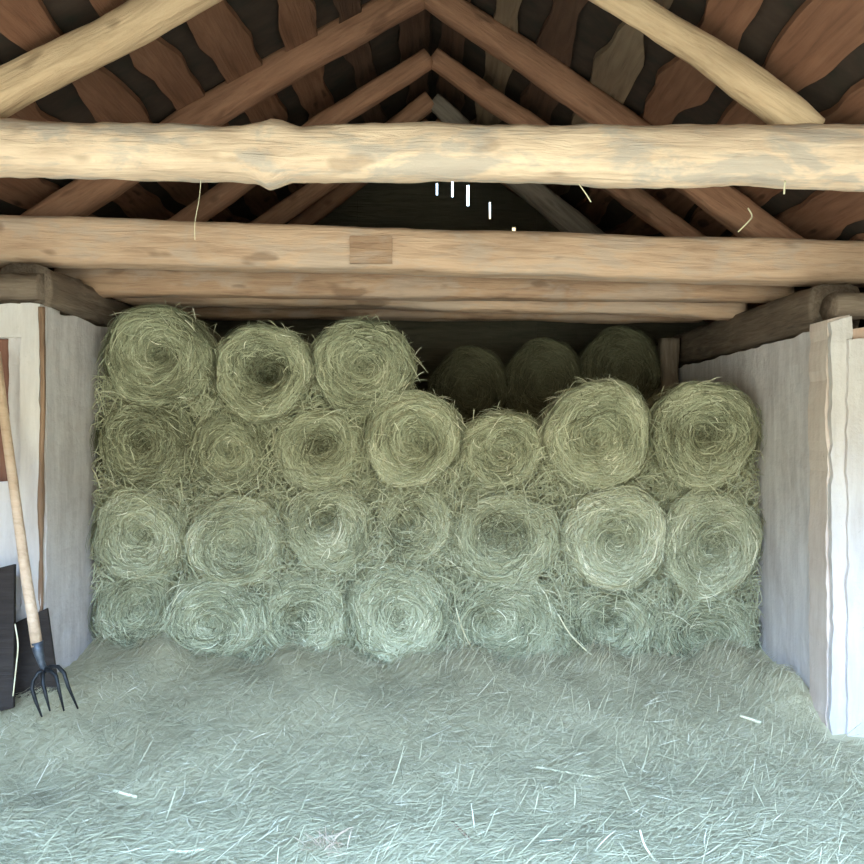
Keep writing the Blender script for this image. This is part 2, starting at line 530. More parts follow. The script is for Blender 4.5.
Y2 = 4.25
st = [(at(px, (a + c) / 2, Y2), 0.115, (c - a) / 2 / F * (Y2 - 0.1)) for px, a, c in ((-60, 214, 263), (0, 217, 266), (150, 221, 268), (250, 226, 271), (390, 230, 273), (520, 234, 277), (640, 238, 281), (760, 240, 284), (864, 243, 286), (930, 245, 288))]
beam2 = timber('tie_beam', st, M_BEAM, square=5.0, n_st=120, sides=32, rough=0.006, seed=2, wob=0.006)
thing(beam2, 'squared orange-brown tie beam with an inset patch, directly behind the pale one', 'beam', 'tie beams')
a = at(371, 250, Y2 - 0.118)
o = MB().box((-0.115, -0.008, -0.075), (0.115, 0.012, 0.075)).build('inset_patch', M_BEAM_OLD)
o.parent = beam2
o.matrix_parent_inverse = beam2.matrix_world.inverted()
o.matrix_world = Matrix.Translation(a)
o['label'] = 'darker block let into the beam face'

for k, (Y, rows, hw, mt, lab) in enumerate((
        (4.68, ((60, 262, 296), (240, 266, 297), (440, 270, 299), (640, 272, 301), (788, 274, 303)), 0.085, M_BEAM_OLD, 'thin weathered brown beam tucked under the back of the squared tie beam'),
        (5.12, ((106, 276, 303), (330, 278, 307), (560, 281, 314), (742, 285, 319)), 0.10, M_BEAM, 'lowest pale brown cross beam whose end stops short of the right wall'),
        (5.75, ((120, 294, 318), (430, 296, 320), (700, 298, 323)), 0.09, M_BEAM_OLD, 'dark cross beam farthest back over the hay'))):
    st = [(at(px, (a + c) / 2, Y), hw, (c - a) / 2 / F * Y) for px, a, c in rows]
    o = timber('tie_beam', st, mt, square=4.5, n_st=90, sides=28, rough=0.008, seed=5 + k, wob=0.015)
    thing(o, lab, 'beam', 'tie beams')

# ------------------------------------------------------------------ rafters
def rafter(pts, Y, r_px, mt, label, sq=3.0, seed=0):
    st = [(at(px, py, Y), r * 0.9 / F * Y, r / F * Y) for (px, py), r in zip(pts, r_px)]
    o = timber('rafter', st, mt, square=sq, n_st=80, sides=20, rough=0.007, seed=seed, wob=0.02)
    return thing(o, label, 'rafter', 'rafters')


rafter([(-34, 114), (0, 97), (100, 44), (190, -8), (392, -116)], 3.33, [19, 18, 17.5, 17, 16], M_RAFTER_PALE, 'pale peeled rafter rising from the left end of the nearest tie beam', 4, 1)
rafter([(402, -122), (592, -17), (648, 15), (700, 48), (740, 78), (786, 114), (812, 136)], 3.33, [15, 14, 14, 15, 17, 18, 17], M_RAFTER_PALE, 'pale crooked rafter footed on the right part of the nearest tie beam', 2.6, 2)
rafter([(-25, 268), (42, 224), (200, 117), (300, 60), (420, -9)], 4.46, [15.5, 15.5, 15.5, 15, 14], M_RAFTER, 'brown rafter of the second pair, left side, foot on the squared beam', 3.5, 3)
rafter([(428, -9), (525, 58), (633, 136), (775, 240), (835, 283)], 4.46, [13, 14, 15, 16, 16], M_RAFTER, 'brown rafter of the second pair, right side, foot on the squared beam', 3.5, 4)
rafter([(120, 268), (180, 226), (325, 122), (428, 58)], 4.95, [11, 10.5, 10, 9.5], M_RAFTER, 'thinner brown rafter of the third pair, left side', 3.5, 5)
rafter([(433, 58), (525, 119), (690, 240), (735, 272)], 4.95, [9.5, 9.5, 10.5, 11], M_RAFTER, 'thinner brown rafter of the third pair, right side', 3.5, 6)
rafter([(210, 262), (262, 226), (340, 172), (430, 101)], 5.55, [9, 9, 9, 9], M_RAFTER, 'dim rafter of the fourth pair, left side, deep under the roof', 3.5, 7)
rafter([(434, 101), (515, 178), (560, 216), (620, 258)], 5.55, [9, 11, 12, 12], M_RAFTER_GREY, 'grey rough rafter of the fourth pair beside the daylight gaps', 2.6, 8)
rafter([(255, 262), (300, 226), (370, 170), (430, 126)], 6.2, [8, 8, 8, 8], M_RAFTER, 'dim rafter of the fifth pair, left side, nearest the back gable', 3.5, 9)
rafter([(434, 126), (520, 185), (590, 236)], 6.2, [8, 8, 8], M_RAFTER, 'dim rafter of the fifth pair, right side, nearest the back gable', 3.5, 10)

# ------------------------------------------------------------------ wall plates and posts
o = timber('wall_plate', [((XR + 0.13, 3.99, 2.25), 0.13, 0.125), ((XR + 0.13, 5.3, 2.27), 0.13, 0.13), ((XR + 0.13, 6.8, 2.28), 0.13, 0.12)], M_PLATE, square=5, seed=12, rough=0.015)
thing(o, 'dark dusty wall plate lying along the top of the right wall', 'beam', 'wall plates')
o = timber('wall_plate', [((XL - 0.12, 4.06, 2.385), 0.14, 0.115), ((XL - 0.12, 5.3, 2.37), 0.14, 0.11), ((XL - 0.12, 6.8, 2.37), 0.13, 0.11)], M_PLATE, square=5, seed=13, rough=0.02)
thing(o, 'dark dusty wall plate lying along the top of the left wall', 'beam', 'wall plates')
o = timber('beam', [((XR + 0.03, 3.87, 2.23), 0.09, 0.065), ((3.0, 3.84, 2.24), 0.09, 0.07)], M_PLATE, square=2.5, seed=14, rough=0.015)
thing(o, 'dusty log on top of the right white partition end', 'beam')
o = timber('beam', [((-3.0, YF + 0.06, 2.365), 0.1, 0.085), ((XL - 0.01, YF + 0.06, 2.37), 0.1, 0.08)], M_PLATE, square=2.5, seed=24, rough=0.02)
thing(o, 'dusty log on top of the left white partition end', 'beam')
o = timber('post', [((XR - 0.10, 6.05, 0.0), 0.075, 0.075), ((XR - 0.10, 6.05, 2.34), 0.075, 0.075)], M_PLATE, square=4, seed=15)
thing(o, 'dark upright post deep in the barn at the right of the gap', 'post')
o = timber('corner_post', [((XL - 0.006, YF - 0.012, 0.62), 0.012, 0.009), ((XL - 0.006, YF - 0.012, 1.2), 0.012, 0.012), ((XL - 0.0, YF - 0.012, 1.9), 0.012, 0.010), ((XL + 0.0, YF - 0.012, 2.26), 0.012, 0.015)], M_STRIP, square=3, seed=16, rough=0.006, wob=0.012)
thing(o, 'narrow brown wooden strip up the corner of the left whitewashed wall', 'post')
o = timber('upright_board', [((-2.28, YF + 0.1, 1.33), 0.04, 0.075), ((-2.28, YF + 0.1, 2.1), 0.04, 0.075)], M_RED, square=6, seed=17)
thing(o, 'reddish old board standing in the recess of the left white wall', 'board')

# dark boards leaning at the foot of the left wall
def leaning_board(corners, thick, label):
    p = [Vector(c) for c in corners]          # bl, br, tr, tl
    nrm = (p[1] - p[0]).cross(p[3] - p[0]).normalized() * -thick
    base = (p[0] + p[1]) / 2
    root_pts = [q - base for q in p]
    mb = MB()
    mb.hexa([root_pts[0], root_pts[1], root_pts[1] + nrm, root_pts[0] + nrm, root_pts[3], root_pts[2], root_pts[2] + nrm, root_pts[3] + nrm])
    o = mb.build('board', M_DARKPANEL)
    o.location = base
    md = o.modifiers.new('bevel', 'BEVEL'); md.width = 0.004; md.segments = 2
    return thing(o, label, 'board', 'dark boards at the left wall')


leaning_board([at(-70, 730, 3.78), at(13, 708, 3.80), at(14, 564, 3.86), at(-70, 585, 3.88)], 0.025, 'dark brown board leaning at the picture edge, taller of the two')
leaning_board([at(8, 722, 3.93), at(60, 702, 3.96), at(47, 608, 3.98), at(8, 626, 3.97)], 0.02, 'dark brown board leaning behind the pitchfork, lower of the two')

# ------------------------------------------------------------------ pitchfork
YP = 3.74
fk = empty('pitchfork', at(45, 708, YP))
thing(fk, 'four-tined pitchfork with a long wooden handle leaning on the left wall', 'pitchfork')


def fpart(name, pts, rad, mat, n=10):
    loc = Vector(fk.location)
    return MB().tube([Vector(p) - loc for p in pts], rad, n).build(name, mat, fk, True)


hp = [at(37, 646, YP), at(32.5, 615, YP + 0.015), at(26.5, 580, YP + 0.04), at(17, 510, YP + 0.09), at(8, 445, YP + 0.14), at(2, 400, YP + 0.17), at(-4, 352, YP + 0.20)]
fpart('handle', hp, [0.026, 0.026, 0.025, 0.0235, 0.023, 0.0225, 0.022], M_HANDLE, 14)
sk = [at(37, 642, YP), at(38.5, 652, YP), at(41.5, 663, YP), at(45, 671, YP)]
fpart('ferrule', sk, [0.028, 0.023, 0.016, 0.013], M_STEEL, 12)
tn = [[(45, 669), (38, 673), (33, 681), (32, 689), (36, 702), (42, 717)],
      [(45, 670), (43, 675), (43, 683), (46, 696), (50, 711)],
      [(45, 670), (51, 671), (56, 676), (59, 690), (64, 711)],
      [(45, 669), (51, 666.5), (58, 666.5), (64, 673), (68, 686), (78, 709)]]
for k, t in enumerate(tn):
    pts = []
    for j, (px, py) in enumerate(t):
        u = j / (len(t) - 1)
        pts.append(at(px, py, YP - 0.06 * math.sin(u * math.pi * 0.6)))
    fpart('tine', pts, [0.0095] * (len(pts) - 2) + [0.0085, 0.004], M_IRON, 8)


# ------------------------------------------------------------------ hay bales
def bale_mesh(rx, rz, hollow, hx, hz, tone, seed, n_str=2600, length=0.55, bulge=0.03, dirn=1):
    g = np.random.default_rng(seed)
    R = 1.0
    ph = g.uniform(0, 6.28, 6)

    def rim(t):
        return 1 + 0.035 * np.sin(2 * t + ph[0]) + 0.03 * np.sin(3 * t + ph[1]) + 0.015 * np.sin(7 * t + ph[2])

    def face(r, t):
        """depth of the rolled face; r in 0..1"""
        px, pz = r * np.cos(t), r * np.sin(t)
        rr = np.sqrt((px - hx) ** 2 + (pz - hz) ** 2)
        y = -bulge * (1 - r ** 2)
        y = y + hollow * np.exp(-(rr / 0.38) ** 2)
        y = y + 0.010 * np.sin(rr * 2 * np.pi / 0.24 - dirn * t + ph[3]) * np.clip(rr * 3, 0, 1)
        y = y + 0.012 * np.sin(px * 9 + ph[4]) * np.sin(pz * 8 + ph[5])
        e = np.clip((r - 0.72) / 0.28, 0, 1)
        return y + 0.085 * e ** 2.2

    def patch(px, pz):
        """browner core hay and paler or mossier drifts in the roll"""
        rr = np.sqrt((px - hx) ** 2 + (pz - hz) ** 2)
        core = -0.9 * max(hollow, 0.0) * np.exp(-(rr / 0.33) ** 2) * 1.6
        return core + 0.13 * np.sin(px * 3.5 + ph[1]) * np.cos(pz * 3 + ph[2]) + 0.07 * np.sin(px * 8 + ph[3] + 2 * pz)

    # body
    nt_, nr = 64, 14
    rr = np.concatenate([np.linspace(0.02, 1, nr), np.ones(6)])
    yy = np.concatenate([np.zeros(nr), np.linspace(0.12, 1, 6)])
    T = np.linspace(0, 2 * np.pi, nt_, endpoint=False)
    V = []
    for k in range(len(rr)):
        r = rr[k] * np.ones(nt_)
        y = face(r, T)
        if k >= nr:
            y = face(np.ones(nt_), T) + (length - 0.1) * yy[k]
        s = rim(T) * r * (0.97 if k < nr else 0.985 + 0.02 * np.sin(yy[k] * 9 + T * 3))
        V.append(np.stack([s * np.cos(T) * rx, y, s * np.sin(T) * rz], -1))
    nk = len(rr)
    V = np.concatenate(V)
    q = []
    for k in range(nk - 1):
        a = k * nt_ + np.arange(nt_); b2 = k * nt_ + (np.arange(nt_) + 1) % nt_
        q.append(np.stack([a, a + nt_, b2 + nt_, b2], -1))
    Q = np.concatenate(q)
    # caps as quads fans: front hub and back lid
    fr = [[0, (j + 1) % nt_, (j + 2) % nt_, (j + 3) % nt_] for j in range(0, nt_ - 3, 2)]
    bk = [[(nk - 1) * nt_, (nk - 1) * nt_ + j + 3, (nk - 1) * nt_ + j + 2, (nk - 1) * nt_ + j + 1] for j in range(0, nt_ - 3, 2)]
    Q = np.concatenate([Q, np.array(fr), np.array(bk)])
    bodyT = 0.34 + tone + 0.12 * g.random(len(V))

    allV, allQ, allT = [V], [Q], [bodyT]
    off = len(V)

    def add(P, U, W, t):
        nonlocal off
        v, qd = ribbons(P, U, W)
        allV.append(v); allQ.append(qd + off); off += len(v)
        allT.append(np.repeat(t, P.shape[1] * 2))

    # coiled stalks on the rolled face (they wind round the off-centre core)
    S = 6
    N = n_str
    cr = np.sqrt(g.random(N)) * 1.02
    ct = g.uniform(0, 2 * np.pi, N)
    Lr = g.uniform(0.15, 0.85, N) * (0.5 + cr)
    drift = g.normal(0, 0.20, N)
    lift = np.abs(g.normal(0, 0.010, N)) + 0.002
    s = np.linspace(0, 1, S)[None, :]
    r = np.clip(cr[:, None] + drift[:, None] * (s - 0.3), 0.03, 1.05)
    t = ct[:, None] + dirn * Lr[:, None] * s / np.maximum(r, 0.25)
    wob = g.normal(0, 0.03, (N, 1)) * np.sin(s * 3.1)
    k = (1 - np.clip(r, 0, 1)) * 0.9
    X = r * np.cos(t) + hx * k + wob
    Z = r * np.sin(t) + hz * k
    r2 = np.sqrt(X ** 2 + Z ** 2); t2 = np.arctan2(Z, X)
    rm = rim(t2)
    y = face(np.minimum(r2, 1.0), t2) - lift[:, None] * (0.5 + np.sin(s * np.pi)) + g.normal(0, 0.004, (N, S))
    P = np.stack([X * rm * rx, y, Z * rm * rz], -1)
    rad = np.stack([np.cos(t), np.zeros_like(t), np.sin(t)], -1)
    al = g.uniform(-0.9, 0.9, (N, 1, 1))
    U = rad * np.cos(al) + np.array([0, 1.0, 0]) * np.sin(al)
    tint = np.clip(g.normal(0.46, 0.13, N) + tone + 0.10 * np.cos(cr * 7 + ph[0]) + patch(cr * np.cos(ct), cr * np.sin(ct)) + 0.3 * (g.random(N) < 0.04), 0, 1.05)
    add(P, U, g.uniform(0.003, 0.0065, N), tint)

    # stalks lying across the coil in every direction
    N = n_str // 3
    cr = np.sqrt(g.random(N)) * 0.98
    ct = g.uniform(0, 2 * np.pi, N)
    dr = ct + np.pi / 2 + g.normal(0, 0.8, N)
    Lr = g.uniform(0.1, 0.45, N)
    bd = g.normal(0, 0.5, N)
    X = (cr * np.cos(ct))[:, None] + Lr[:, None] * (np.cos(dr)[:, None] * (s - 0.5) - np.sin(dr)[:, None] * bd[:, None] * (s - 0.5) ** 2)
    Z = (cr * np.sin(ct))[:, None] + Lr[:, None] * (np.sin(dr)[:, None] * (s - 0.5) + np.cos(dr)[:, None] * bd[:, None] * (s - 0.5) ** 2)
    r2 = np.sqrt(X ** 2 + Z ** 2); t2 = np.arctan2(Z, X)
    y = face(np.minimum(r2, 1.0), t2) - 0.008 - np.abs(g.normal(0, 0.012, N))[:, None] * (0.4 + np.sin(s * np.pi))
    rm = rim(t2)
    P = np.stack([X * rm * rx, y, Z * rm * rz], -1)
    U = np.repeat(np.stack([-np.sin(dr), 0.5 * np.ones(N), np.cos(dr)], -1)[:, None, :], S, 1)
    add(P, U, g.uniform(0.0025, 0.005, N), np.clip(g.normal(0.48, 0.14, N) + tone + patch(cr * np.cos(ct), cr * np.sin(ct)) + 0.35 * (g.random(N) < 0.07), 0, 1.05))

    # stalks wound round the barrel
    N = int(n_str * 0.55)
    t0 = g.uniform(0, 2 * np.pi, N)
    d0 = g.uniform(0.0, 1, N) ** 1.5 * 0.4
    t = t0[:, None] + g.uniform(0.2, 0.9, N)[:, None] * s
    y = face(np.ones_like(t), t) - 0.05 + d0[:, None] + g.normal(0, 0.05, N)[:, None] * s
    rr2 = rim(t) * (0.985 + np.clip(0.07 + y, -0.06, 0) * 0.3) + (np.abs(g.normal(0, 0.012, N))[:, None] + 0.006) * (0.4 + np.sin(s * np.pi)) / rx
    P = np.stack([rr2 * np.cos(t) * rx, y, rr2 * np.sin(t) * rz], -1)
    U = np.stack([np.zeros_like(t), np.ones_like(t), np.zeros_like(t)], -1)
    add(P, U, g.uniform(0.003, 0.0065, N), np.clip(g.normal(0.46, 0.17, N) + tone, 0, 1))

    return np.concatenate(allV), np.concatenate(allQ), np.concatenate(allT)


def stray_mesh(rx, rz, tone, seed, n=240):
    """loose stalks poking out of the bale's rim and face"""
    g = np.random.default_rng(seed + 900)
    S = 5
    s = np.linspace(0, 1, S)[None, :, None]
    t = g.uniform(0, 2 * np.pi, n)
    t = np.where(g.random(n) < 0.45, g.normal(np.pi / 2, 0.8, n), t)
    r = np.where(g.random(n) < 0.75, g.uniform(0.93, 1.0, n), g.uniform(0.3, 0.95, n))
    p0 = np.stack([r * np.cos(t) * rx, np.where(r > 0.92, g.uniform(0.03, 0.25, n), 0.0), r * np.sin(t) * rz], -1)
    tg = np.stack([-np.sin(t), np.zeros(n), np.cos(t)], -1) * np.sign(g.random(n) - 0.5)[:, None]
    rd = np.stack([np.cos(t), -0.25 * np.ones(n), np.sin(t)], -1)
    d = tg * g.uniform(0.3, 1, n)[:, None] + rd * g.uniform(0.05, 0.55, n)[:, None] + g.normal(0, 0.15, (n, 3))
    d[:, 1] = np.minimum(d[:, 1], 0.05)
    d /= np.linalg.norm(d, axis=1)[:, None]
    L = g.uniform(0.05, 0.15, n)
    P = p0[:, None, :] + d[:, None, :] * L[:, None, None] * s
    P[:, :, 2] -= (L[:, None] * 0.35) * s[:, :, 0] ** 2
    U = np.cross(d, np.array([0.2, 0.9, 0.3]))
    U /= np.linalg.norm(U, axis=1)[:, None] + 1e-6
    U = np.repeat(U[:, None, :], S, 1)
    v, q = ribbons(P, U, g.uniform(0.0025, 0.0045, n))
    return v, q, np.repeat(np.clip(g.normal(0.68, 0.18, n) + tone, 0, 1), S * 2)


YBALE = 4.55
# px, py, rx px, ry px, depth shift, hollow, core offset, tone, label
B = [
    # bottom row
    (120, 612, 40, 44, 0.00, 0.05, (0.2, 0.2), -0.04, 'half-buried round hay bale in the bottom row, at the left wall'),
    (212, 622, 50, 42, -0.03, 0.02, (0.0, -0.1), 0.0, 'round hay bale in the bottom row, second from the left wall'),
    (306, 618, 45, 46, 0.02, 0.06, (-0.25, -0.1), -0.02, 'round hay bale with a dark off-centre dent, bottom row, third from left'),
    (398, 616, 48, 52, -0.04, -0.01, (0.05, 0.0), 0.05, 'pale evenly coiled round hay bale in the middle of the bottom row'),
    (505, 624, 57, 47, 0.00, 0.04, (-0.25, 0.0), 0.01, 'widest round hay bale in the bottom row, third from the right wall'),
    (612, 628, 49, 45, 0.04, 0.06, (0.0, 0.2), -0.07, 'dull shaded round hay bale in the bottom row, second from the right wall'),
    (714, 642, 50, 46, 0.02, 0.06, (-0.2, 0.2), -0.07, 'dull round hay bale in the bottom row beside the right wall'),
    # second row
    (137, 536, 46, 47, -0.03, 0.05, (0.15, 0.0), 0.06, 'light-rimmed round hay bale in the second row, at the left wall'),
    (235, 543, 49, 44, -0.02, 0.03, (0.0, -0.05), 0.00, 'round hay bale with a small curl at its centre, second row'),
    (330, 531, 45, 45, 0.00, 0.10, (-0.1, 0.25), 0.02, 'round hay bale with a brownish sunken upper centre, second row'),
    (417, 524, 40, 40, 0.03, 0.08, (-0.3, 0.0), -0.01, 'small round hay bale with a hollow, middle of the second row'),
    (507, 540, 54, 50, 0.00, 0.05, (-0.2, 0.25), -0.06, 'big mossy green round hay bale in the second row, right of the middle'),
    (617, 539, 50, 52, -0.05, 0.05, (0.0, -0.1), 0.12, 'palest ring-shaped round hay bale in the second row, second from right'),
    (718, 545, 50, 56, -0.02, 0.08, (0.1, -0.05), 0.07, 'tall round hay bale with a bright looped rim, beside the right wall'),
    # third row
    (136, 446, 49, 46, 0.02, 0.05, (-0.1, 0.05), -0.20, 'darkest round hay bale in the third row, at the left wall'),
    (230, 452, 44, 43, 0.04, 0.03, (0.0, 0.0), -0.10, 'flat-faced dull round hay bale in the third row, second from left'),
    (319, 450, 44, 44, 0.03, 0.06, (0.1, 0.1), -0.07, 'round hay bale with a brown dent, third row, third from left'),
    (412, 440, 47, 45, -0.03, 0.07, (0.1, -0.1), 0.04, 'round hay bale in the third row beneath the right one of the top three'),
    (502, 451, 42, 37, 0.02, 0.05, (0.0, 0.0), 0.02, 'smallest and lowest round hay bale in the third row'),
    (600, 436, 51, 51, -0.05, 0.05, (-0.05, 0.0), 0.05, 'round hay bale standing out on the third row, second from the right'),
    (706, 437, 51, 51, -0.02, 0.10, (0.0, 0.05), -0.02, 'yellowish deep-centred round hay bale on the third row near the right wall'),
    # top row
    (156, 359, 53, 49, 0.00, 0.10, (0.0, 0.15), -0.07, 'big round hay bale on the top row against the left wall'),
    (262, 373, 48, 44, -0.03, 0.19, (0.02, 0.02), -0.06, 'round hay bale with a deep dark hollow, middle of the top row'),
    (361, 369, 49, 46, 0.00, 0.07, (0.1, 0.1), -0.05, 'round hay bale on the top row, last before the dark gap'),
]
ELL = []
for i, (px, py, ax, az, dy, hol, (hx, hz), tone, lab) in enumerate(B):
    Y = YBALE + dy
    c = at(px, py, Y)
    rx, rz = ax / F * Y * 1.06, az / F * Y * 1.05
    c.x = min(max(c.x, XL + 0.03 + rx * 0.99), XR - 0.02 - rx * 0.99) if px < 180 or px > 690 else c.x
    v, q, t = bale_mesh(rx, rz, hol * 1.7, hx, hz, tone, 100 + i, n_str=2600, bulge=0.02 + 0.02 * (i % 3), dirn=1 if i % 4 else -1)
    o = np_mesh('hay_bale', v, q, M_HAY, None, t)
    o.location = c
    thing(o, lab, 'hay bale', 'round hay bales stacked in the bay')
    v, q, t = stray_mesh(rx, rz, tone, 100 + i)
    s = np_mesh('stray_stalks', v, q, M_HAY, o, t)
    s['kind'] = 'stuff'
    ELL.append((c.x, c.z, rx, rz))

# a dim second stack far back in the bay (only its top is seen over the front bales)
back = [(470, 392, 'round hay bale with painted-in shade, in the dark behind the gap, left one'), (545, 384, 'round hay bale with painted-in shade, in the dark behind the gap, middle one'), (622, 372, 'round hay bale with painted-in shade, in the dark behind the gap, right one')]
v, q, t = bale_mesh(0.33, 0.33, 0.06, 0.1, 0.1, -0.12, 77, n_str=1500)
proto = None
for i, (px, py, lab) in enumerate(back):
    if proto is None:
        o = np_mesh('hay_bale', v, q, M_HAY_SHADED, None, t); proto = o
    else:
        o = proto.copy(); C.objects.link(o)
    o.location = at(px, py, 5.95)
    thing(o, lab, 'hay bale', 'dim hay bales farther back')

# loose hay packed between the front bales and heaped behind them
g = np.random.default_rng(5)
N = 60000
X = g.uniform(-2.02, 1.96, N); Z = g.uniform(0.2, 2.0, N)
inside = np.zeros(N, bool); near = np.zeros(N, bool)
topz = np.interp(X, [-2.0, -0.25, -0.12, 2.0], [1.95, 1.95, 1.5, 1.5])
for cx, cz, rx, rz in ELL:
    d = ((X - cx) / rx) ** 2 + ((Z - cz) / rz) ** 2
    inside |= d < np.where(Z < 1.15, 0.80, 0.86)
ok = ~inside & (Z < topz)
# under the lowest visible tops only: drop stalks that would float over a bale row
roof_of = np.full(N, -1.0)
for cx, cz, rx, rz in ELL:
    u = (X - cx) / (rx * 1.15)
    h = np.where(np.abs(u) < 1, cz + 0.35 * rz, -1)
    roof_of = np.maximum(roof_of, h)
ok &= Z < roof_of
X, Z = X[ok], Z[ok]; N = len(X)
Yp = YBALE + g.uniform(0.0, 0.20, N) - 0.03 * (Z < 1.0)
# and wisps draped across the joins of the lower rows
ND = 5200
xd = g.uniform(-2.0, 1.95, ND); zd = 0.28 + 1.25 * g.random(ND) ** 1.3
dmin = np.full(ND, 9.0)
for cx, cz, rx, rz in ELL:
    dmin = np.minimum(dmin, ((xd - cx) / rx) ** 2 + ((zd - cz) / rz) ** 2)
keep = g.random(ND) < np.where(dmin > 0.55, 1.0, 0.12)
xd, zd = xd[keep], zd[keep]
X = np.concatenate([X, xd]); Z = np.concatenate([Z, zd]); Yp = np.concatenate([Yp, YBALE + g.uniform(-0.05, 0.03, len(xd))])
N = len(X)
d = np.stack([g.normal(0, 1, N), g.normal(0, 0.35, N), g.normal(0, 0.9, N)], -1)
d /= np.linalg.norm(d, axis=1)[:, None]
L = g.uniform(0.05, 0.2, N)
s = np.linspace(-0.5, 0.5, 4)[None, :, None]
P = np.stack([X, Yp, Z], -1)[:, None, :] + d[:, None, :] * L[:, None, None] * s
P[:, :, 2] -= L[:, None] * 0.5 * s[:, :, 0] ** 2
P[:, :, 0] = np.clip(P[:, :, 0], -2.035, 1.965)
U = np.cross(d, g.normal(0, 1, (N, 3)) * 0.4 + np.array([0, 1, 0]))
U /= np.linalg.norm(U, axis=1)[:, None] + 1e-6
v, q = ribbons(P, np.repeat(U[:, None, :], 4, 1), g.uniform(0.003, 0.006, N))
o = np_mesh('loose_hay', v, q, M_HAY, None, np.repeat(np.clip(g.normal(0.50, 0.15, N), 0, 1), 8))
thing(o, 'loose hay packed in the gaps between the stacked bales', 'hay', kind='stuff')

# heap behind
nx, ny = 60, 30
gx = np.linspace(-2.04, 1.97, nx); gy = np.linspace(5.12, 6.85, ny)
GX, GY = np.meshgrid(gx, gy, indexing='ij')
H = 1.28 + 0.32 * sstep(5.2, 5.6, GY) + 0.05 * np.sin(GX * 4 + GY * 3) + 0.03 * np.sin(GX * 11) * np.sin(GY * 9)
V1 = np.stack([GX, GY, H], -1).reshape(-1, 3)
V0 = np.stack([GX, GY, np.zeros_like(H)], -1).reshape(-1, 3)
I = np.arange(nx * ny).reshape(nx, ny)
Q = [np.stack([I[:-1, :-1], I[1:, :-1], I[1:, 1:], I[:-1, 1:]], -1).reshape(-1, 4)]
n1 = nx * ny
fr = np.stack([I[:-1, 0] + n1, I[1:, 0] + n1, I[1:, 0], I[:-1, 0]], -1)
Q.append(fr)
o = np_mesh('hay_heap', np.concatenate([V1, V0]), np.concatenate(Q), M_HAY_SHADED, None, np.full(2 * n1, 0.25))
thing(o, 'dim heap of loose hay filling the bay behind the stacked bales', 'hay', kind='stuff')

# ------------------------------------------------------------------ hay strewn over the floor
nx, ny = 150, 110
gx = np.linspace(-2.9, 2.9, nx); gy = np.linspace(2.2, 4.9, ny)
GX, GY = np.meshgrid(gx, gy, indexing='ij')
H = hay_h(GX, GY) - 0.012 + rng.normal(0, 0.004, GX.shape)
V = np.stack([GX, GY, H], -1).reshape(-1, 3)
I = np.arange(nx * ny).reshape(nx, ny)
Q = np.stack([I[:-1, :-1], I[1:, :-1], I[1:, 1:], I[:-1, 1:]], -1).reshape(-1, 4)
Tb = 0.36 + 0.1 * rng.random(len(V))
N = 110000
gy_ = 4.75 - (rng.random(N) ** 0.85) * 2.45
gx_ = rng.uniform(-1, 1, N) * np.minimum(2.6, 0.62 * gy_ + 0.15)
L = rng.gamma(2.5, 0.020, N) + 0.025
ang = rng.normal(0, 0.7, N) + 0.15 * np.sin(gx_ * 2 + gy_ * 3)
tilt = rng.normal(0, 0.10, N)
tilt = np.where(rng.random(N) < np.where(gy_ > 4.25, 0.22, 0.02), rng.uniform(0.3, 1.1, N), tilt)
S = 4
s = np.linspace(-0.5, 0.5, S)[None, :]
bend = rng.normal(0, 0.13, N)
dx, dyv = np.cos(ang), np.sin(ang)
PX = gx_[:, None] + L[:, None] * (dx[:, None] * s - dyv[:, None] * bend[:, None] * s ** 2)
PY = gy_[:, None] + L[:, None] * (dyv[:, None] * s + dx[:, None] * bend[:, None] * s ** 2)
lift = np.abs(rng.normal(0, 0.010, N))
PZ = hay_h(PX, PY) + lift[:, None] + np.abs(L[:, None] * np.sin(tilt)[:, None] * (s + 0.5))
P = np.stack([PX, PY, PZ], -1)
# keep out of the partition walls
bad = ((PX > XR - 0.03) & (PY > 3.70)).any(1) | ((PX < XL + 0.03) & (PY > 3.98)).any(1)
P = P[~bad]; N = len(P); L = L[~bad]; dx = dx[~bad]; dyv = dyv[~bad]
ro = rng.uniform(-0.4, 0.4, N)
U = np.stack([-dyv * np.cos(ro), dx * np.cos(ro), np.sin(ro)], -1)
GX2 = P[:, 0, 0]; GY2 = P[:, 0, 1]
tint = np.clip(rng.normal(0.45, 0.13, N) + 0.10 * np.sin(GX2 * 3.1 + GY2 * 5) * np.sin(GY2 * 7.3 - GX2 * 1.7) + 0.07 * np.sin(GX2 * 9 + 1) * np.sin(GY2 * 13 + GX2 * 2), 0, 1)
tint = np.where(rng.random(N) < 0.035, rng.uniform(0.85, 1.1, N), tint)
# broad drifts of greener and paler hay
v, q = ribbons(P, np.repeat(U[:, None, :], S, 1), rng.uniform(0.002, 0.0042, N))
o = np_mesh('loose_hay', np.concatenate([V, v]), np.concatenate([Q, q + len(V)]), M_HAYFLOOR, None, np.concatenate([Tb, np.repeat(tint, S * 2)]))
thing(o, 'loose hay strewn over the whole barn floor in front of the bales', 'hay', kind='stuff')


# ------------------------------------------------------------------ single stalks one can point at
def stalk(pts, rad, label, mat=M_STRAW):
    base = Vector(pts[0])
    # smooth
    P = [Vector(p) for p in pts]
    out = []
    for k in range(len(P) - 1):
        a = P[max(k - 1, 0)]; b_ = P[k]; c = P[k + 1]; d_ = P[min(k + 2, len(P) - 1)]
        for u in (0, 0.25, 0.5, 0.75):
            out.append(0.5 * ((2 * b_) + (c - a) * u + (2 * a - 5 * b_ + 4 * c - d_) * u * u + (3 * b_ - a - 3 * c + d_) * u ** 3))
    out.append(P[-1])
    o = MB().tube([p - base for p in out], rad, 6).build('straw_stalk', mat, None, True)
    o.location = base
    return thing(o, label, 'straw', 'single stalks')


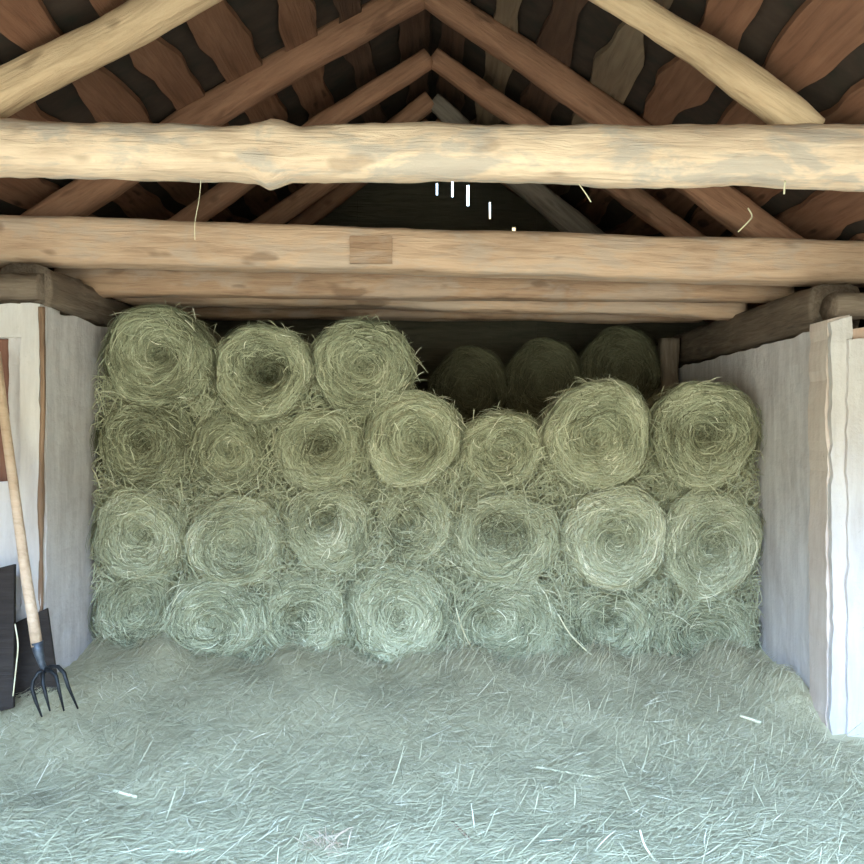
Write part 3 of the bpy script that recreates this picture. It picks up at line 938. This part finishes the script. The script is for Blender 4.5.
def onfloor(px, py, lift=0.012):
    """a point on the hay surface seen at px, py"""
    lo, hi = 1.5, 4.7
    for _ in range(40):
        Y = (lo + hi) / 2
        p = at(px, py, Y)
        if p.z > hay_h(p.x, p.y) + lift:
            lo = Y
        else:
            hi = Y
    return at(px, py, (lo + hi) / 2)


yb = YBALE - 0.075
stalk([at(558, 614, yb), at(570, 634, yb - 0.02), at(588, 652, yb - 0.02), at(603, 663, yb - 0.01), at(618, 672, yb)], 0.004, 'long pale stalk arching down the front of the bottom bales')
stalk([at(456, 608, yb + 0.01), at(462, 628, yb), at(470, 645, yb + 0.01), at(481, 660, yb + 0.03)], 0.0035, 'pale stalk curving down the widest bottom bale')
stalk([at(201, 180, Y1 - 0.10), at(199, 200, Y1 - 0.11), at(195, 222, Y1 - 0.11), at(195, 240, Y1 - 0.10)], 0.0014, 'thin stalk hanging from the pale tie beam')
stalk([at(738, 232, Y2 - 0.16), at(748, 222, Y2 - 0.17), at(752, 216, Y2 - 0.16), at(748, 208, Y2 - 0.15)], 0.004, 'bent straw caught above the squared beam near the right wall')
stalk([at(785, 181, Y1 - 0.10), at(784, 194, Y1 - 0.11)], 0.004, 'short straw end hanging under the right part of the pale beam')
stalk([at(579, 184, Y1 - 0.08), at(586, 194, Y1 - 0.10), at(591, 202, Y1 - 0.09)], 0.0025, 'thin straw hanging under the middle of the pale beam')
stalk([onfloor(740, 716), onfloor(750, 719), onfloor(761, 723)], 0.008, 'thick bright straw lying on the floor near the right wall')
stalk([onfloor(114, 791), onfloor(125, 794), onfloor(137, 797)], 0.007, 'thick bright straw lying on the floor in the left foreground')
stalk([onfloor(168, 850), onfloor(186, 852), onfloor(204, 849)], 0.006, 'bright straw lying flat at the front edge of the floor')
stalk([onfloor(530, 766), onfloor(565, 772), onfloor(600, 778)], 0.004, 'long pale straw lying on the floor right of the middle')
stalk([onfloor(640, 830, 0.1), onfloor(645, 846, 0.06), onfloor(656, 862, 0.0)], 0.004, 'curved straw standing up in the right foreground')
stalk([onfloor(452, 822), onfloor(462, 832), onfloor(470, 840)], 0.006, 'dark twig lying on the hay in the middle foreground', M_STRIP)
a = onfloor(324, 846)
g = np.random.default_rng(3)
n = 46
th = g.uniform(0, 6.28, n); el = g.uniform(0.15, 1.1, n); L = g.uniform(0.05, 0.13, n)
d = np.stack([np.cos(th) * np.cos(el), np.sin(th) * np.cos(el), np.sin(el)], -1)
s4 = np.linspace(0, 1, 5)[None, :, None]
P = g.normal(0, 0.028, (n, 1, 3)) * np.array([1.4, 1, 0]) + d[:, None, :] * L[:, None, None] * s4
P[:, :, 2] -= L[:, None] * 0.3 * s4[:, :, 0] ** 2
U = np.cross(d, np.array([0.1, 0.95, 0.3])); U /= np.linalg.norm(U, axis=1)[:, None] + 1e-6
v, q = ribbons(P, np.repeat(U[:, None, :], 5, 1), g.uniform(0.0025, 0.0045, n))
m, nt, b = new_mat('dry_pinkish_straw', 0.7)
nt.links.new(ramp(nt, [(0.3, (0.42, 0.29, 0.22)), (0.7, (0.62, 0.48, 0.38))], tex_noise(nt, 20)), b.inputs['Base Color'])
o = np_mesh('straw_tuft', v, q, m)
o.location = a
thing(o, 'tuft of dry pinkish straw sticking up in the left foreground', 'straw')
stalk([at(15, 624, 3.82), at(18, 645, 3.80), at(16, 668, 3.79), at(13, 696, 3.78)], 0.0035, 'greenish stalk standing in front of the dark boards')

# ------------------------------------------------------------------ light: sky through the doorway, sun on the yard
w = bpy.data.worlds.new('sky')
bpy.context.scene.world = w
w.use_nodes = True
nt = w.node_tree
bg = nt.nodes['Background']
tc = nt.nodes.new('ShaderNodeTexCoord')
sx = nt.nodes.new('ShaderNodeSeparateXYZ')
nt.links.new(tc.outputs['Generated'], sx.inputs[0])
col = ramp(nt, [(0.0, (0.12, 0.115, 0.08)), (0.27, (0.10, 0.085, 0.05)), (0.35, (0.46, 0.71, 1.0)), (0.55, (0.42, 0.68, 1.0)), (0.75, (0.21, 0.41, 0.66)), (1.0, (0.16, 0.34, 0.62))], sx.outputs['Z'])
nt.links.new(col, bg.inputs['Color'])
bg.inputs['Strength'].default_value = 14.5

sun = bpy.data.lights.new('sun', 'SUN')
sun.energy = 4.0
sun.color = (1.0, 0.89, 0.75)
sun.angle = 0.01
so = bpy.data.objects.new('sun', sun)
C.objects.link(so)
so.rotation_euler = (math.radians(27), math.radians(12), 0)   # high, from the yard side

# ------------------------------------------------------------------ camera
cam = bpy.data.cameras.new('camera')
cam.sensor_width = 36
cam.lens = F / 864 * 36
co = bpy.data.objects.new('camera', cam)
C.objects.link(co)
co.location = (0, 0, HZ)
co.rotation_euler = (math.radians(90), 0, 0)
sc = bpy.context.scene
sc.camera = co
sc.view_settings.view_transform = 'Standard'
sc.view_settings.look = 'None'
sc.view_settings.gamma = 1
sc.view_settings.use_curve_mapping = False
sc.view_settings.exposure = 0.47
sc.cycles.max_bounces = 10
sc.cycles.diffuse_bounces = 6
